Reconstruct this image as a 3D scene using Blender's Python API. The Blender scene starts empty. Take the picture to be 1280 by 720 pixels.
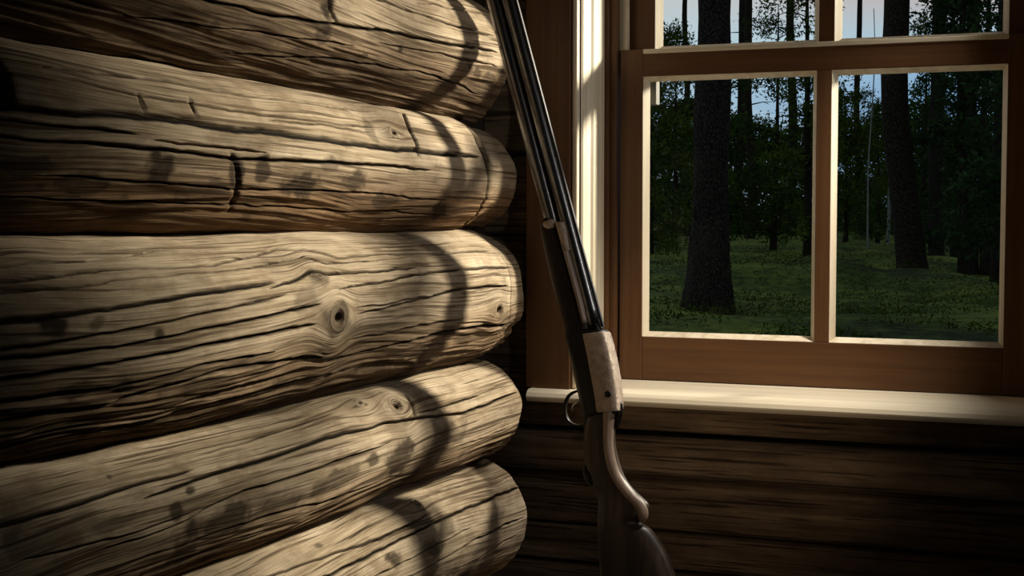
import bpy, bmesh, math, random
import numpy as np
from mathutils import Vector, Matrix

random.seed(7)
RNG = np.random.default_rng(11)
SC = bpy.context.scene
COL = SC.collection
R_ = math.radians

# ------------------------------------------------------------------ camera
CAM = Vector((1.09, -2.84, 0.0))
YAW, PITCH, FPX = R_(21.5), R_(-3.02), 1800.0
Fw = Vector((-math.sin(YAW) * math.cos(PITCH), math.cos(YAW) * math.cos(PITCH), math.sin(PITCH)))
Rt = Vector((math.cos(YAW), math.sin(YAW), 0))
Up = Rt.cross(Fw)
cam = bpy.data.cameras.new('camera')
cam.sensor_width = 36.0
cam.lens = 36.0 * FPX / 1280.0
cam.clip_start = 0.05
cam.clip_end = 600
co = bpy.data.objects.new('camera', cam)
COL.objects.link(co)
co.location = CAM
co.rotation_euler = (math.pi / 2 + PITCH, 0, YAW)
SC.camera = co


def ray(px, py):
    return Fw + Rt * ((px - 640) / FPX) + Up * ((360 - py) / FPX)


def at_plane(px, py, p0, n):
    d = ray(px, py)
    t = (Vector(p0) - CAM).dot(n) / d.dot(n)
    return CAM + d * t


def at_y(px, py, y):
    return at_plane(px, py, (0, y, 0), Vector((0, 1, 0)))


def at_x(px, py, x):
    return at_plane(px, py, (x, 0, 0), Vector((1, 0, 0)))


def at_depth(px, py, d):
    return CAM + ray(px, py) * d


FLOOR_Z = -0.812

# ------------------------------------------------------------------ helpers
def link(name, mesh, mat=None, parent=None):
    o = bpy.data.objects.new(name, mesh)
    COL.objects.link(o)
    if mat is not None:
        mesh.materials.append(mat)
    if parent is not None:
        o.parent = parent
    return o


def empty(name, loc=(0, 0, 0)):
    o = bpy.data.objects.new(name, None)
    o.empty_display_size = 0.1
    COL.objects.link(o)
    o.location = loc
    return o


def tag(o, label=None, cat=None, group=None, kind=None):
    if label: o['label'] = label
    if cat: o['category'] = cat
    if group: o['group'] = group
    if kind: o['kind'] = kind
    return o


def pmesh(name, verts, faces, smooth=True):
    me = bpy.data.meshes.new(name)
    me.from_pydata([tuple(v) for v in verts], [], [tuple(f) for f in faces])
    me.update()
    if smooth:
        me.polygons.foreach_set('use_smooth', [True] * len(me.polygons))
    return me


def npmesh(name, V, Q, smooth=True):
    """numpy vertices (n,3) and quads (m,4)"""
    me = bpy.data.meshes.new(name)
    n, m = len(V), len(Q)
    me.vertices.add(n)
    me.vertices.foreach_set('co', np.ascontiguousarray(V, dtype=np.float32).ravel())
    me.loops.add(m * 4)
    me.loops.foreach_set('vertex_index', np.ascontiguousarray(Q, dtype=np.int32).ravel())
    me.polygons.add(m)
    me.polygons.foreach_set('loop_start', np.arange(0, m * 4, 4, dtype=np.int32))
    me.polygons.foreach_set('loop_total', np.full(m, 4, dtype=np.int32))
    me.update(calc_edges=True)
    me.validate()
    if smooth:
        me.polygons.foreach_set('use_smooth', np.ones(len(me.polygons), dtype=bool))
    return me


def bev(o, w, seg=2):
    m = o.modifiers.new('bevel', 'BEVEL')
    m.width = w
    m.segments = seg
    m.limit_method = 'ANGLE'
    m.angle_limit = R_(35)
    return o


class MB:
    def __init__(self):
        self.v, self.f = [], []

    def box(self, x0, x1, y0, y1, z0, z1):
        b = len(self.v)
        self.v += [(x0, y0, z0), (x1, y0, z0), (x1, y1, z0), (x0, y1, z0),
                   (x0, y0, z1), (x1, y0, z1), (x1, y1, z1), (x0, y1, z1)]
        self.f += [tuple(b + i for i in q) for q in
                   ((0, 3, 2, 1), (4, 5, 6, 7), (0, 1, 5, 4), (1, 2, 6, 5), (2, 3, 7, 6), (3, 0, 4, 7))]
        return self

    def prism(self, poly, axis, a0, a1):
        """poly of 2D points extruded along axis 'x' (pts=(y,z)) or 'z' (pts=(x,y))"""
        b = len(self.v)
        n = len(poly)
        for a in (a0, a1):
            for p in poly:
                self.v.append((a, p[0], p[1]) if axis == 'x' else (p[0], p[1], a))
        self.f.append(tuple(b + i for i in range(n))[::-1])
        self.f.append(tuple(b + n + i for i in range(n)))
        for i in range(n):
            j = (i + 1) % n
            self.f.append((b + i, b + j, b + n + j, b + n + i))
        return self

    def build(self, name, mat, parent=None, bevel=0, smooth=False):
        me = pmesh(name, self.v, self.f, smooth)
        bm = bmesh.new(); bm.from_mesh(me)
        bmesh.ops.recalc_face_normals(bm, faces=bm.faces)
        bm.to_mesh(me); bm.free()
        o = link(name, me, mat, parent)
        if bevel: bev(o, bevel)
        return o


def tube(path, radii, seg=14, cap=True, closed=False):
    V, F = [], []
    P = [Vector(p) for p in path]
    n = len(P)
    up = None
    for i in range(n):
        if closed:
            t = (P[(i + 1) % n] - P[i - 1]).normalized()
        else:
            t = (P[min(i + 1, n - 1)] - P[max(i - 1, 0)]).normalized()
        if up is None:
            up = t.orthogonal().normalized()
        up = (up - t * up.dot(t)).normalized()
        w = t.cross(up)
        r = radii[i] if hasattr(radii, '__len__') else radii
        for k in range(seg):
            a = 2 * math.pi * k / seg
            V.append(P[i] + (up * math.cos(a) + w * math.sin(a)) * r)
    for i in range(n if closed else n - 1):
        for k in range(seg):
            a, b = i * seg, ((i + 1) % n) * seg
            F.append((a + k, a + (k + 1) % seg, b + (k + 1) % seg, b + k))
    if cap and not closed:
        F.append(tuple(range(seg))[::-1])
        F.append(tuple((n - 1) * seg + k for k in range(seg)))
    return V, F


_T = np.random.default_rng(5).random((256, 256))


def vnoise(x, y, seed=0):
    x = np.asarray(x, dtype=np.float64) + seed * 17.31
    y = np.asarray(y, dtype=np.float64) + seed * 9.77
    xi = np.floor(x).astype(int); yi = np.floor(y).astype(int)
    fx = x - xi; fy = y - yi
    fx = fx * fx * (3 - 2 * fx); fy = fy * fy * (3 - 2 * fy)
    a = _T[xi & 255, yi & 255]; b = _T[(xi + 1) & 255, yi & 255]
    c = _T[xi & 255, (yi + 1) & 255]; d = _T[(xi + 1) & 255, (yi + 1) & 255]
    return (a * (1 - fx) + b * fx) * (1 - fy) + (c * (1 - fx) + d * fx) * fy


def fbm(x, y, seed=0, o=3):
    t, a, s = 0, 1.0, 0
    for k in range(o):
        t = t + a * vnoise(x * 2 ** k, y * 2 ** k, seed + k * 3)
        s += a
        a *= 0.5
    return t / s


# ------------------------------------------------------------------ materials
class NT:
    def __init__(self, name):
        self.m = bpy.data.materials.new(name)
        self.m.use_nodes = True
        self.t = self.m.node_tree
        self.t.nodes.clear()
        self.out = self.n('ShaderNodeOutputMaterial')

    def n(self, typ, **kw):
        nd = self.t.nodes.new(typ)
        for k, v in kw.items():
            setattr(nd, k, v)
        return nd

    def l(self, a, b):
        self.t.links.new(a, b)

    def val(self, sock, v):
        if hasattr(v, 'is_output'):
            self.l(v, sock)
        else:
            sock.default_value = v

    def math(self, op, a, b=0.0, clamp=False):
        nd = self.n('ShaderNodeMath', operation=op, use_clamp=clamp)
        self.val(nd.inputs[0], a); self.val(nd.inputs[1], b)
        return nd.outputs[0]

    def mix(self, fac, a, b, blend='MIX'):
        nd = self.n('ShaderNodeMix', data_type='RGBA', blend_type=blend)
        self.val(nd.inputs[0], fac)
        self.val(nd.inputs[6], a if hasattr(a, 'is_output') else (*a, 1))
        self.val(nd.inputs[7], b if hasattr(b, 'is_output') else (*b, 1))
        return nd.outputs[2]

    def ramp(self, fac, stops):
        nd = self.n('ShaderNodeValToRGB')
        e = nd.color_ramp.elements
        while len(e) < len(stops): e.new(0.5)
        for i, (p, c) in enumerate(stops):
            e[i].position = p
            e[i].color = (*c, 1) if hasattr(c, '__len__') else (c, c, c, 1)
        self.val(nd.inputs[0], fac)
        return nd.outputs[0]

    def map(self, vec, scale, loc=(0, 0, 0)):
        nd = self.n('ShaderNodeMapping')
        self.l(vec, nd.inputs[0])
        nd.inputs['Scale'].default_value = scale
        nd.inputs['Location'].default_value = loc
        return nd.outputs[0]

    def noise(self, vec, scale=1, detail=4, rough=.55, dist=0):
        nd = self.n('ShaderNodeTexNoise')
        self.l(vec, nd.inputs['Vector'])
        nd.inputs['Scale'].default_value = scale
        nd.inputs['Detail'].default_value = detail
        nd.inputs['Roughness'].default_value = rough
        nd.inputs['Distortion'].default_value = dist
        return nd.outputs[0]

    def obj(self):
        return self.n('ShaderNodeTexCoord').outputs['Object']

    def bsdf(self, color, rough=.6, metal=0.0, spec=.5, bump=None, bstr=.3, bdist=.003):
        b = self.n('ShaderNodeBsdfPrincipled')
        self.val(b.inputs['Base Color'], color if hasattr(color, 'is_output') else (*color, 1))
        self.val(b.inputs['Roughness'], rough)
        self.val(b.inputs['Metallic'], metal)
        b.inputs['Specular IOR Level'].default_value = spec
        if bump is not None:
            bp = self.n('ShaderNodeBump')
            bp.inputs['Strength'].default_value = bstr
            bp.inputs['Distance'].default_value = bdist
            self.l(bump, bp.inputs['Height'])
            self.l(bp.outputs[0], b.inputs['Normal'])
        self.l(b.outputs[0], self.out.inputs[0])
        return b


def mat_log():
    T = NT('weathered_log_wood')
    g = T.n('ShaderNodeAttribute', attribute_name='grain').outputs['Vector']
    mk = T.n('ShaderNodeAttribute', attribute_name='mask')
    sep = T.n('ShaderNodeSeparateColor')
    T.l(mk.outputs['Color'], sep.inputs[0])
    crack, stain_shade, knot = sep.outputs[0], sep.outputs[1], sep.outputs[2]
    warm = mk.outputs['Alpha']
    n1 = T.noise(T.map(g, (2.2, 48, 1)), 1, 4, .6, .3)
    n2 = T.noise(T.map(g, (7, 330, 1)), 1, 3, .6)
    n4 = T.noise(T.map(g, (3.2, 150, 1), (3, 7, 1)), 1, 3, .55)
    n3 = T.noise(T.map(g, (13, 20, 1)), 1, 5, .65)
    s = T.math('ADD', T.math('MULTIPLY', n1, .5), T.math('MULTIPLY', n2, .5))
    c = T.ramp(s, [(.30, (.13, .09, .055)), (.44, (.33, .25, .165)), (.55, (.46, .36, .255)), (.70, (.61, .485, .355))])
    c = T.mix(T.ramp(n4, [(.38, .9), (.45, 0)]), c, (.10, .068, .042))
    c = T.mix(T.ramp(n3, [(.48, 0), (.66, .65)]), c, (.20, .14, .088))
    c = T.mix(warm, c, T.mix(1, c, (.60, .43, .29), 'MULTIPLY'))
    st = T.math('MULTIPLY', stain_shade, T.ramp(T.math('ADD', T.math('MULTIPLY', n3, .6), T.math('MULTIPLY', n2, .4)), [(.34, .75), (.52, 1.0)]), True)
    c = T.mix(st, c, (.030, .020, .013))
    c = T.mix(knot, c, (.085, .05, .03))
    c = T.mix(crack, c, (.007, .005, .004))
    h = T.math('ADD', T.math('MULTIPLY', n2, .5), T.math('ADD', T.math('MULTIPLY', n4, .7), T.math('MULTIPLY', n1, .6)))
    T.bsdf(c, .9, 0, .03, h, .9, .004)
    return T.m


def mat_wood(name, dark, mid, light, axis='x', fine=120, rough=.55, spec=.35, bstr=.25, blot=.3):
    T = NT(name)
    o = T.obj()
    sc = {'x': (1.6, fine, fine), 'z': (fine, fine, 1.6), 'y': (fine, 1.6, fine)}[axis]
    sc2 = {'x': (3, 9, 9), 'z': (9, 9, 3), 'y': (9, 3, 9)}[axis]
    n1 = T.noise(T.map(o, sc), 1, 4, .6, .4)
    n2 = T.noise(T.map(o, sc2, (1, 5, 2)), 1, 4, .6)
    s = T.math('ADD', T.math('MULTIPLY', n1, 1 - blot), T.math('MULTIPLY', n2, blot))
    c = T.ramp(s, [(.32, dark), (.5, mid), (.68, light)])
    T.bsdf(c, rough, 0, spec, n1, bstr, .002)
    return T.m


def mat_plain(name, col, rough=.5, metal=0, spec=.5, nscale=40, var=.25, bstr=.0):
    T = NT(name)
    n = T.noise(T.obj(), nscale, 4, .6)
    c = T.ramp(n, [(.3, tuple(x * (1 - var) for x in col)), (.7, tuple(min(1, x * (1 + var)) for x in col))])
    T.bsdf(c, rough, metal, spec, n if bstr else None, bstr or .1, .002)
    return T.m


M_LOG = mat_log()
M_CHINK = mat_plain('dark_chinking', (.02, .016, .012), .95, 0, .1, 30, .4, .5)
def mat_planks():
    T = NT('old_dark_planks')
    o = T.obj()
    n1 = T.noise(T.map(o, (1.6, 42, 42)), 1, 4, .6, .4)
    n2 = T.noise(T.map(o, (4, 10, 10), (1, 5, 2)), 1, 5, .65)
    n3 = T.noise(T.map(o, (4, 160, 160)), 1, 3, .6)
    s = T.math('ADD', T.math('MULTIPLY', n1, .5), T.math('MULTIPLY', n2, .5))
    c = T.ramp(s, [(.34, (.03, .020, .013)), (.5, (.12, .085, .055)), (.66, (.24, .175, .115))])
    c = T.mix(T.ramp(n3, [(.38, .85), (.45, 0)]), c, (.02, .013, .009))
    v = T.n('ShaderNodeTexVoronoi'); T.l(T.map(o, (3.1, 1.0, 9.0), (.35, .2, .1)), v.inputs['Vector']); v.inputs['Scale'].default_value = 1.0
    c = T.mix(T.ramp(v.outputs['Distance'], [(.05, .95), (.11, 0)]), c, (.012, .008, .006))
    h = T.math('ADD', n1, T.math('MULTIPLY', n3, .6))
    T.bsdf(c, .85, 0, .1, h, 1.0, .006)
    return T.m
M_PLANK = mat_planks()
M_BROWN = mat_wood('brown_stained_pine', (.062, .025, .008), (.088, .037, .012), (.12, .054, .019), 'x', 70, .5, .35, .12, .35)
M_BROWNV = mat_wood('brown_stained_pine_upright', (.062, .025, .008), (.088, .037, .012), (.12, .054, .019), 'z', 70, .5, .35, .12, .35)
M_CREAM = mat_wood('cream_painted_wood', (.50, .42, .30), (.62, .54, .41), (.70, .62, .49), 'x', 45, .5, .35, .12, .3)
M_CREAMV = mat_wood('cream_painted_wood_upright', (.42, .34, .23), (.60, .51, .38), (.70, .62, .49), 'z', 45, .5, .35, .12, .3)
M_DARKROOM = mat_wood('dark_boards', (.03, .022, .015), (.06, .042, .028), (.09, .062, .042), 'y', 40, .8, .2, .3, .4)

# ------------------------------------------------------------------ left wall of logs
wall_left = empty('wall_left', (-.1, -1.4, FLOOR_Z))
tag(wall_left, kind='structure')
OFFS = Vector(wall_left.location)

XV = -0.045
# gap lines as two image points each, carried onto the valley plane
GAPS = {
    1: ((125, 61), (584, 151)),
    2: ((20, 292), (600, 288)),
    3: ((30, 580), (600, 449)),
    4: ((235, 708), (600, 570)),
    5: ((430, 790), (613, 716)),
}


def gapz(k):
    a, b = [at_x(*p, XV) for p in GAPS[k]]
    m = (b.z - a.z) / (b.y - a.y)
    return lambda y: b.z + m * (y - b.y)


GZ = {k: gapz(k) for k in GAPS}
g1, g5 = GZ[1], GZ[5]
GZ[0] = lambda y: g1(y) + .262
GZ[-1] = lambda y: g1(y) + .51
GZ[-2] = lambda y: g1(y) + .76
GZ[-3] = lambda y: g1(y) + 1.0
GZ[-4] = lambda y: g1(y) + 1.25


class Log:
    def __init__(self, ztop, zbot, xf, end_px=None, yend=-.05, seed=1):
        self.zt, self.zb, self.xf, self.seed = ztop, zbot, xf, seed
        self.yend = at_x(end_px[0], end_px[1], xf - .01).y if end_px else yend
        self.Rm = (ztop(-.8) - zbot(-.8)) / 2 * 1.03

    def R(self, y): return (self.zt(y) - self.zb(y)) / 2 * 1.03
    def zc(self, y): return (self.zt(y) + self.zb(y)) / 2
    def xc(self, y): return self.xf - self.R(y)

    def hit(self, px, py):
        p = at_x(px, py, self.xf - .02)
        d = ray(px, py)
        for _ in range(6):
            R, zc, xc = self.R(p.y), self.zc(p.y), self.xc(p.y)
            ox, oz = CAM.x - xc, CAM.z - zc
            A = d.x ** 2 + d.z ** 2; B = ox * d.x + oz * d.z; C = ox * ox + oz * oz - R * R
            q = B * B - A * C
            t = (-B - math.sqrt(q)) / A if q > 0 else -B / A
            p = CAM + d * t
        th = math.atan2(p.z - self.zc(p.y), p.x - self.xc(p.y))
        return p.y, th * self.Rm


def build_log(L, cracks=(), cuts=(), stains=(), knots=(), warmlow=.5, rough_low=0, fine=True, endround=.05, extra=None, low_shade=0):
    yend = L.yend
    if fine:
        ys = np.concatenate([np.arange(-3.4, -1.75, .05), np.arange(-1.75, yend - .03, .0042), np.linspace(yend - .03, yend, 14)])
        th = np.concatenate([np.radians(np.arange(-105, 105, .46)), np.radians(np.arange(108, 252, 9))])
    else:
        ys = np.concatenate([np.arange(-3.4, yend - .04, .05), np.linspace(yend - .04, yend, 5)])
        th = np.radians(np.arange(-108, 252, 6))
    Y, TH = np.meshgrid(ys, th, indexing='ij')
    S = TH * L.Rm
    Rv, ZC = L.R(Y), L.zc(Y)
    XC = L.xf - Rv
    sd = L.seed
    crack = np.zeros_like(Y); stain_shade = np.zeros_like(Y); knot = np.zeros_like(Y)
    dr = (fbm(Y * 2.5, S * 9, sd, 2) - .5) * .016 + (fbm(Y * 9, S * 30, sd + 5, 2) - .5) * .006
    GV = S + (vnoise(Y * 2.0, S * 5, sd + 9) - .5) * .03 + (vnoise(Y * 6, S * 14, sd + 2) - .5) * .008
    for (kx, ky, rk, A, Lk) in knots:
        yk, sk = L.hit(kx, ky)
        pxm = FPX / max(.5, (Vector((0, yk, 0)) - CAM).dot(Fw))
        rk, A, Lk = rk / pxm, A / pxm, Lk / pxm
        dy, ds = Y - yk, S - sk
        w = np.exp(-(dy / Lk) ** 2) * np.exp(-np.abs(ds) / (A * 2.2))
        GV = GV - np.tanh(ds / (rk * .8)) * A * w
        d = np.sqrt((dy / 1.3) ** 2 + ds ** 2) + (vnoise(Y * 60, S * 60, sd) - .5) * rk * .35
        inside = np.clip(1.25 - d / rk, 0, 1)
        GV = np.where(d < rk * 1.5, d * 1.6, GV)
        knot = np.maximum(knot, np.clip(inside * 1.6, 0, .85) * (.55 + .45 * np.sin(d / rk * 22)))
        crack = np.maximum(crack, np.clip(1.3 - d / (rk * .42), 0, 1) * .9)
        dr = dr + .008 * np.exp(-(d / (rk * 2.6)) ** 2) - .012 * np.exp(-(d / (rk * .5)) ** 2)
    # lower half rough fibrous ridges
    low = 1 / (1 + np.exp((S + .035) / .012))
    if rough_low:
        dr = dr + low * rough_low * (np.abs(fbm(Y * 3, GV * 75, sd + 4, 3) - .5) * -2 + .4) * .012
    for cr in cracks:
        w0, dep, pts = cr
        q = sorted(L.hit(*p) for p in pts)
        yy = [a[0] for a in q]; ss = [a[1] for a in q]
        if pts[0][0] <= 5:
            yy.insert(0, -3.4); ss.insert(0, ss[0])
        yq = ys
        sc = np.interp(yq, yy, ss) + (vnoise(yq * 14, yq * 0, sd + 21 + len(pts)) - .5) * .004 + (vnoise(yq * 50, yq * 0, sd + 3) - .5) * .002
        e = np.clip(np.minimum((yq - yy[0]), (yy[-1] - yq)) / .07, 0, 1)
        e = np.where((yq < yy[0]) | (yq > yy[-1]), 0, np.sqrt(e))
        wv = w0 * .001 * (.65 + .7 * vnoise(yq * 8, yq * 0, sd + 31)) * e + 1e-6
        D = (S - sc[:, None]) / wv[:, None]
        gs = np.exp(-np.abs(D) ** 3) * (e > 0)[:, None]
        crack = np.maximum(crack, gs * min(1, dep))
        dr = dr - gs * .007 * dep
        # lips: slightly raised edge above the crack
        dr = dr + .0012 * np.exp(-((D - 2.5) / 1.5) ** 2) * (e > 0)[:, None] * dep
    for (w0, dep, pts) in cuts:      # saw and axe cuts across the grain
        q = [L.hit(*p) for p in pts]
        q.sort(key=lambda a: a[1])
        ss = np.array([a[1] for a in q]); yy = np.array([a[0] for a in q])
        yc = np.interp(S, ss, yy)
        m = np.clip(np.minimum(S - ss[0], ss[-1] - S) / .012 + .3, 0, 1)
        gs = np.exp(-np.abs((Y - yc) / (w0 * .001)) ** 2.5) * m
        crack = np.maximum(crack, gs * dep)
        dr = dr - gs * .009 * dep
    for (sx, sy, rx, ry, a) in stains:
        yk, sk = L.hit(sx, sy)
        pxm = FPX / max(.5, (Vector((0, yk, 0)) - CAM).dot(Fw))
        yy = (Y - yk) / (rx / pxm * 2.3); sv = (S - sk) / (ry / pxm * 1.4)
        nn = (fbm(Y * 34, S * 48, sd + 40, 3) - .5) * 2.4
        gs = np.clip((1.05 - np.sqrt(yy ** 2 + sv ** 2) + nn * .6) * 2.2, 0, 1)
        stain_shade = np.maximum(stain_shade, gs * a)
    # random smudges, stronger lower down; underside shade painted into the mask
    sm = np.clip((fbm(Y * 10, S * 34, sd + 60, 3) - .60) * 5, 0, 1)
    stain_shade = np.maximum(stain_shade, sm * (.25 + .5 * low))
    stain_shade = np.maximum(stain_shade, low_shade * low * (.55 + .45 * np.clip((fbm(Y * 6, S * 60, sd + 80, 3) - .3) * 2.5, 0, 1)))
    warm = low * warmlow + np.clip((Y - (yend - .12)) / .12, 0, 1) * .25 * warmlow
    stain_shade = np.maximum(stain_shade, np.clip((-S - .085) / .06, 0, 1) * .75)
    if extra is not None:
        dr, crack, stain_shade = extra(Y, S, dr, crack, stain_shade)
    # rounded, hand-cut end
    d = np.clip((yend - Y) / endround, 0, 1)
    prof = np.sqrt(np.clip(1 - (1 - d) ** 2.2, 0, 1)) * .32 + .68
    RR = (Rv + dr) * np.where(d < 1, prof, 1)
    V = np.stack([XC + RR * np.cos(TH), Y, ZC + RR * np.sin(TH)], -1)
    ny, nt = Y.shape
    V = V.reshape(-1, 3)
    GU = Y + sd * 3.7
    grain = np.stack([GU, GV, np.full_like(GU, sd * 1.3)], -1).reshape(-1, 3)
    mask = np.stack([crack, np.clip(stain_shade, 0, 1), np.clip(knot, 0, 1), np.clip(warm, 0, 1)], -1).reshape(-1, 4)
    i = np.arange(ny - 1)[:, None]; j = np.arange(nt)[None, :]
    j2 = (j + 1) % nt
    Q = np.stack([i * nt + j, i * nt + j2, (i + 1) * nt + j2, (i + 1) * nt + j], -1).reshape(-1, 4)
    # end cap rings
    base = (ny - 1) * nt
    ring = V[base:base + nt]
    c = np.array([[L.xc(yend), yend, L.zc(yend)]])
    allV, allQ, allG, allM = [V], [Q], [grain], [mask]
    prev = base; cnt = len(V)
    for f in (.94, .75, .45, .02):
        rv = c + (ring - c) * f + np.array([[0, .006 * (1 - f), 0]])
        allV.append(rv)
        g = np.stack([np.full(nt, sd * 3.7) + th * .02, np.full(nt, .3 + f * .12), np.full(nt, sd)], -1)
        allG.append(g)
        mm = np.zeros((nt, 4)); mm[:, 1] = .45; mm[:, 3] = .5
        allM.append(mm)
        jj = np.arange(nt); jn = (jj + 1) % nt
        allQ.append(np.stack([prev + jj, prev + jn, cnt + jn, cnt + jj], -1))
        prev = cnt; cnt += nt
    V = np.concatenate(allV) - np.array([OFFS[:]])
    me = npmesh('log', V, np.concatenate(allQ))
    a = me.attributes.new('grain', 'FLOAT_VECTOR', 'POINT')
    a.data.foreach_set('vector', np.concatenate(allG).astype(np.float32).ravel())
    a = me.attributes.new('mask', 'FLOAT_COLOR', 'POINT')
    a.data.foreach_set('color', np.concatenate(allM).astype(np.float32).ravel())
    return link('log', me, M_LOG, wall_left)


L1 = Log(GZ[0], GZ[1], .000, (634, 60), seed=1)
L2 = Log(GZ[1], GZ[2], .010, (652, 220), seed=2)
L3 = Log(GZ[2], GZ[3], .036, (661, 370), seed=3)
L4 = Log(GZ[3], GZ[4], .034, (652, 500), seed=4)
L5 = Log(GZ[4], GZ[5], .048, (660, 625), seed=5)

build_log(L1,
    cracks=[(2.6, 1, [(200, -14), (259, 0), (340, 19), (480, 39), (621, 66)]),
            (1.8, .9, [(440, -8), (496, 6), (540, 22), (618, 47)]),
            (1.6, .8, [(280, 62), (420, 74), (543, 94), (599, 119)]),
            (1.3, .7, [(150, 18), (300, 36), (440, 56)]),
            (1.2, .6, [(470, 52), (560, 70), (625, 84)]),
            (1.2, .6, [(520, 2), (580, 12), (622, 24)])],
    cuts=[(5, .55, [(408, -5), (412, 12), (420, 30)])],
    stains=[(409, 14, 9, 22, .95), (402, 42, 10, 14, .8), (502, 62, 4, 6, .9), (596, 90, 12, 8, .85), (452, 69, 8, 6, .9),
            (330, 55, 40, 14, .7), (380, 72, 60, 10, .8), (470, 88, 70, 8, .7), (215, 30, 50, 20, .8), (610, 100, 14, 10, .7)],
    warmlow=.6, rough_low=.8, endround=.028, low_shade=.8)['label'] = 'topmost visible log, cut flush at its end, with a long diagonal crack'


def notch2(Y, S, dr, crack, stain_shade):
    y0, s0 = L2.hit(12, 138)
    m = 1 / (1 + np.exp((Y - y0) / .0035)) / (1 + np.exp(-(S - s0 - .004) / .003))
    return dr - .05 * m, np.maximum(crack, m), stain_shade


def ringgroove(L, px, py, w, dep):
    y0, s0 = L.hit(px, py)

    def f(Y, S, dr, crack, stain_shade):
        yc = y0 + (vnoise(S * 18, S * 0, 3) - .5) * .012
        g = np.exp(-np.abs((Y - yc) / w) ** 2.2) * (S < .16)
        dr = dr - .006 * g - np.clip((Y - yc) / .05, 0, 1) * .008
        return dr, np.maximum(crack, g * dep), np.maximum(stain_shade, np.clip((Y - yc) / .01, 0, 1) * .35)
    return f


rg2 = ringgroove(L2, 604, 185, .006, .8)


def ex2(Y, S, dr, crack, stain_shade):
    return rg2(Y, S, *notch2(Y, S, dr, crack, stain_shade))


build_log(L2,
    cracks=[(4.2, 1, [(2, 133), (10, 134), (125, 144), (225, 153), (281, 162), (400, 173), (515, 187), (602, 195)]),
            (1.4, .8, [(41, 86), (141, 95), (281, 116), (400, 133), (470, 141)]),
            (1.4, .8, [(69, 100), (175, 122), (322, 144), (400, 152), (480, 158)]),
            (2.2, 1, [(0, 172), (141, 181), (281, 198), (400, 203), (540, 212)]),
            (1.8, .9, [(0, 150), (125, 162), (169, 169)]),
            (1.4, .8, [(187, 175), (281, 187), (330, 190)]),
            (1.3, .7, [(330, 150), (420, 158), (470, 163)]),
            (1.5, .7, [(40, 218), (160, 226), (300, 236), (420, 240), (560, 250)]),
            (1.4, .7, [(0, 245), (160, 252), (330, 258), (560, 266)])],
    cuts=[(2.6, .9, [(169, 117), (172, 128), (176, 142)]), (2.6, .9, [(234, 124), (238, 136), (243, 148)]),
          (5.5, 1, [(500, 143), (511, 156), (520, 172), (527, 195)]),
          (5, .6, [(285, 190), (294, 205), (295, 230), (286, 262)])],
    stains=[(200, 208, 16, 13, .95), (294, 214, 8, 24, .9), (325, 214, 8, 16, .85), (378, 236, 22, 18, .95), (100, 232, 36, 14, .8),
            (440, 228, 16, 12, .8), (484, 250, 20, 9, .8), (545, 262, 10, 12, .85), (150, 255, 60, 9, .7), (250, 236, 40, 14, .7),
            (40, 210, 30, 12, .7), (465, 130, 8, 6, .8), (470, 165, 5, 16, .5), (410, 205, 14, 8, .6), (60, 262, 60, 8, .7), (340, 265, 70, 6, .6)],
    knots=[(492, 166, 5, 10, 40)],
    warmlow=.9, rough_low=.6, endround=.05, extra=ex2, low_shade=.62)['label'] = 'second visible log from the top, with an open lengthwise split and an axe notch near its end'

rg3 = ringgroove(L3, 640, 360, .002, .3)
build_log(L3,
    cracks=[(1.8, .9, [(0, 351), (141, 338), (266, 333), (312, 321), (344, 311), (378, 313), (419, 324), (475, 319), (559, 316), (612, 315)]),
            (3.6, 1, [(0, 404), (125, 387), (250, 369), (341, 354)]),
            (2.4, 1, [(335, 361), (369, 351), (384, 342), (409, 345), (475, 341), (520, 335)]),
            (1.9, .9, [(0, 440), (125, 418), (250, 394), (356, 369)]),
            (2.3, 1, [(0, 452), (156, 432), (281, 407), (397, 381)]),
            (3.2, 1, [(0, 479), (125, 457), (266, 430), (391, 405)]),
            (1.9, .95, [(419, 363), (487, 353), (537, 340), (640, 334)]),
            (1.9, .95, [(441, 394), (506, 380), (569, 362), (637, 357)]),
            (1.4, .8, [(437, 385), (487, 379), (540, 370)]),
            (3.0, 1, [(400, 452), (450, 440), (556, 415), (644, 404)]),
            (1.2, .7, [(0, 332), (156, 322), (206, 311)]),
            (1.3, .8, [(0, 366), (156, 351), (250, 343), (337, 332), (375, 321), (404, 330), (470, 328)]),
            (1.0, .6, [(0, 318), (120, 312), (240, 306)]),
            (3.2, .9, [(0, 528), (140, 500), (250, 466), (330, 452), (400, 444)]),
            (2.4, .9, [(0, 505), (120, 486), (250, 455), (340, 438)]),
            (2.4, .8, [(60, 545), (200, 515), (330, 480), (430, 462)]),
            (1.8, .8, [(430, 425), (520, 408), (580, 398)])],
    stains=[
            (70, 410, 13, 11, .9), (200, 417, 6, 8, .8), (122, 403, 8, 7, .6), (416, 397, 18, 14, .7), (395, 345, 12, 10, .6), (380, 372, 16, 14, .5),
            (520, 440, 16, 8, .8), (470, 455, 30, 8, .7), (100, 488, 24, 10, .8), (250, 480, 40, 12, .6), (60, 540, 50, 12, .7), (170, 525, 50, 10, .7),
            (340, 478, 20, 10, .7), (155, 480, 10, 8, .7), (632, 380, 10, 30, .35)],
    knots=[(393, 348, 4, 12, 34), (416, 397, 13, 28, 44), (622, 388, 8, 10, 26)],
    low_shade=.3, warmlow=.6, rough_low=1.15, endround=.045, extra=rg3)['label'] = 'thick log with a dark knot, swirling grain at the middle'

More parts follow.
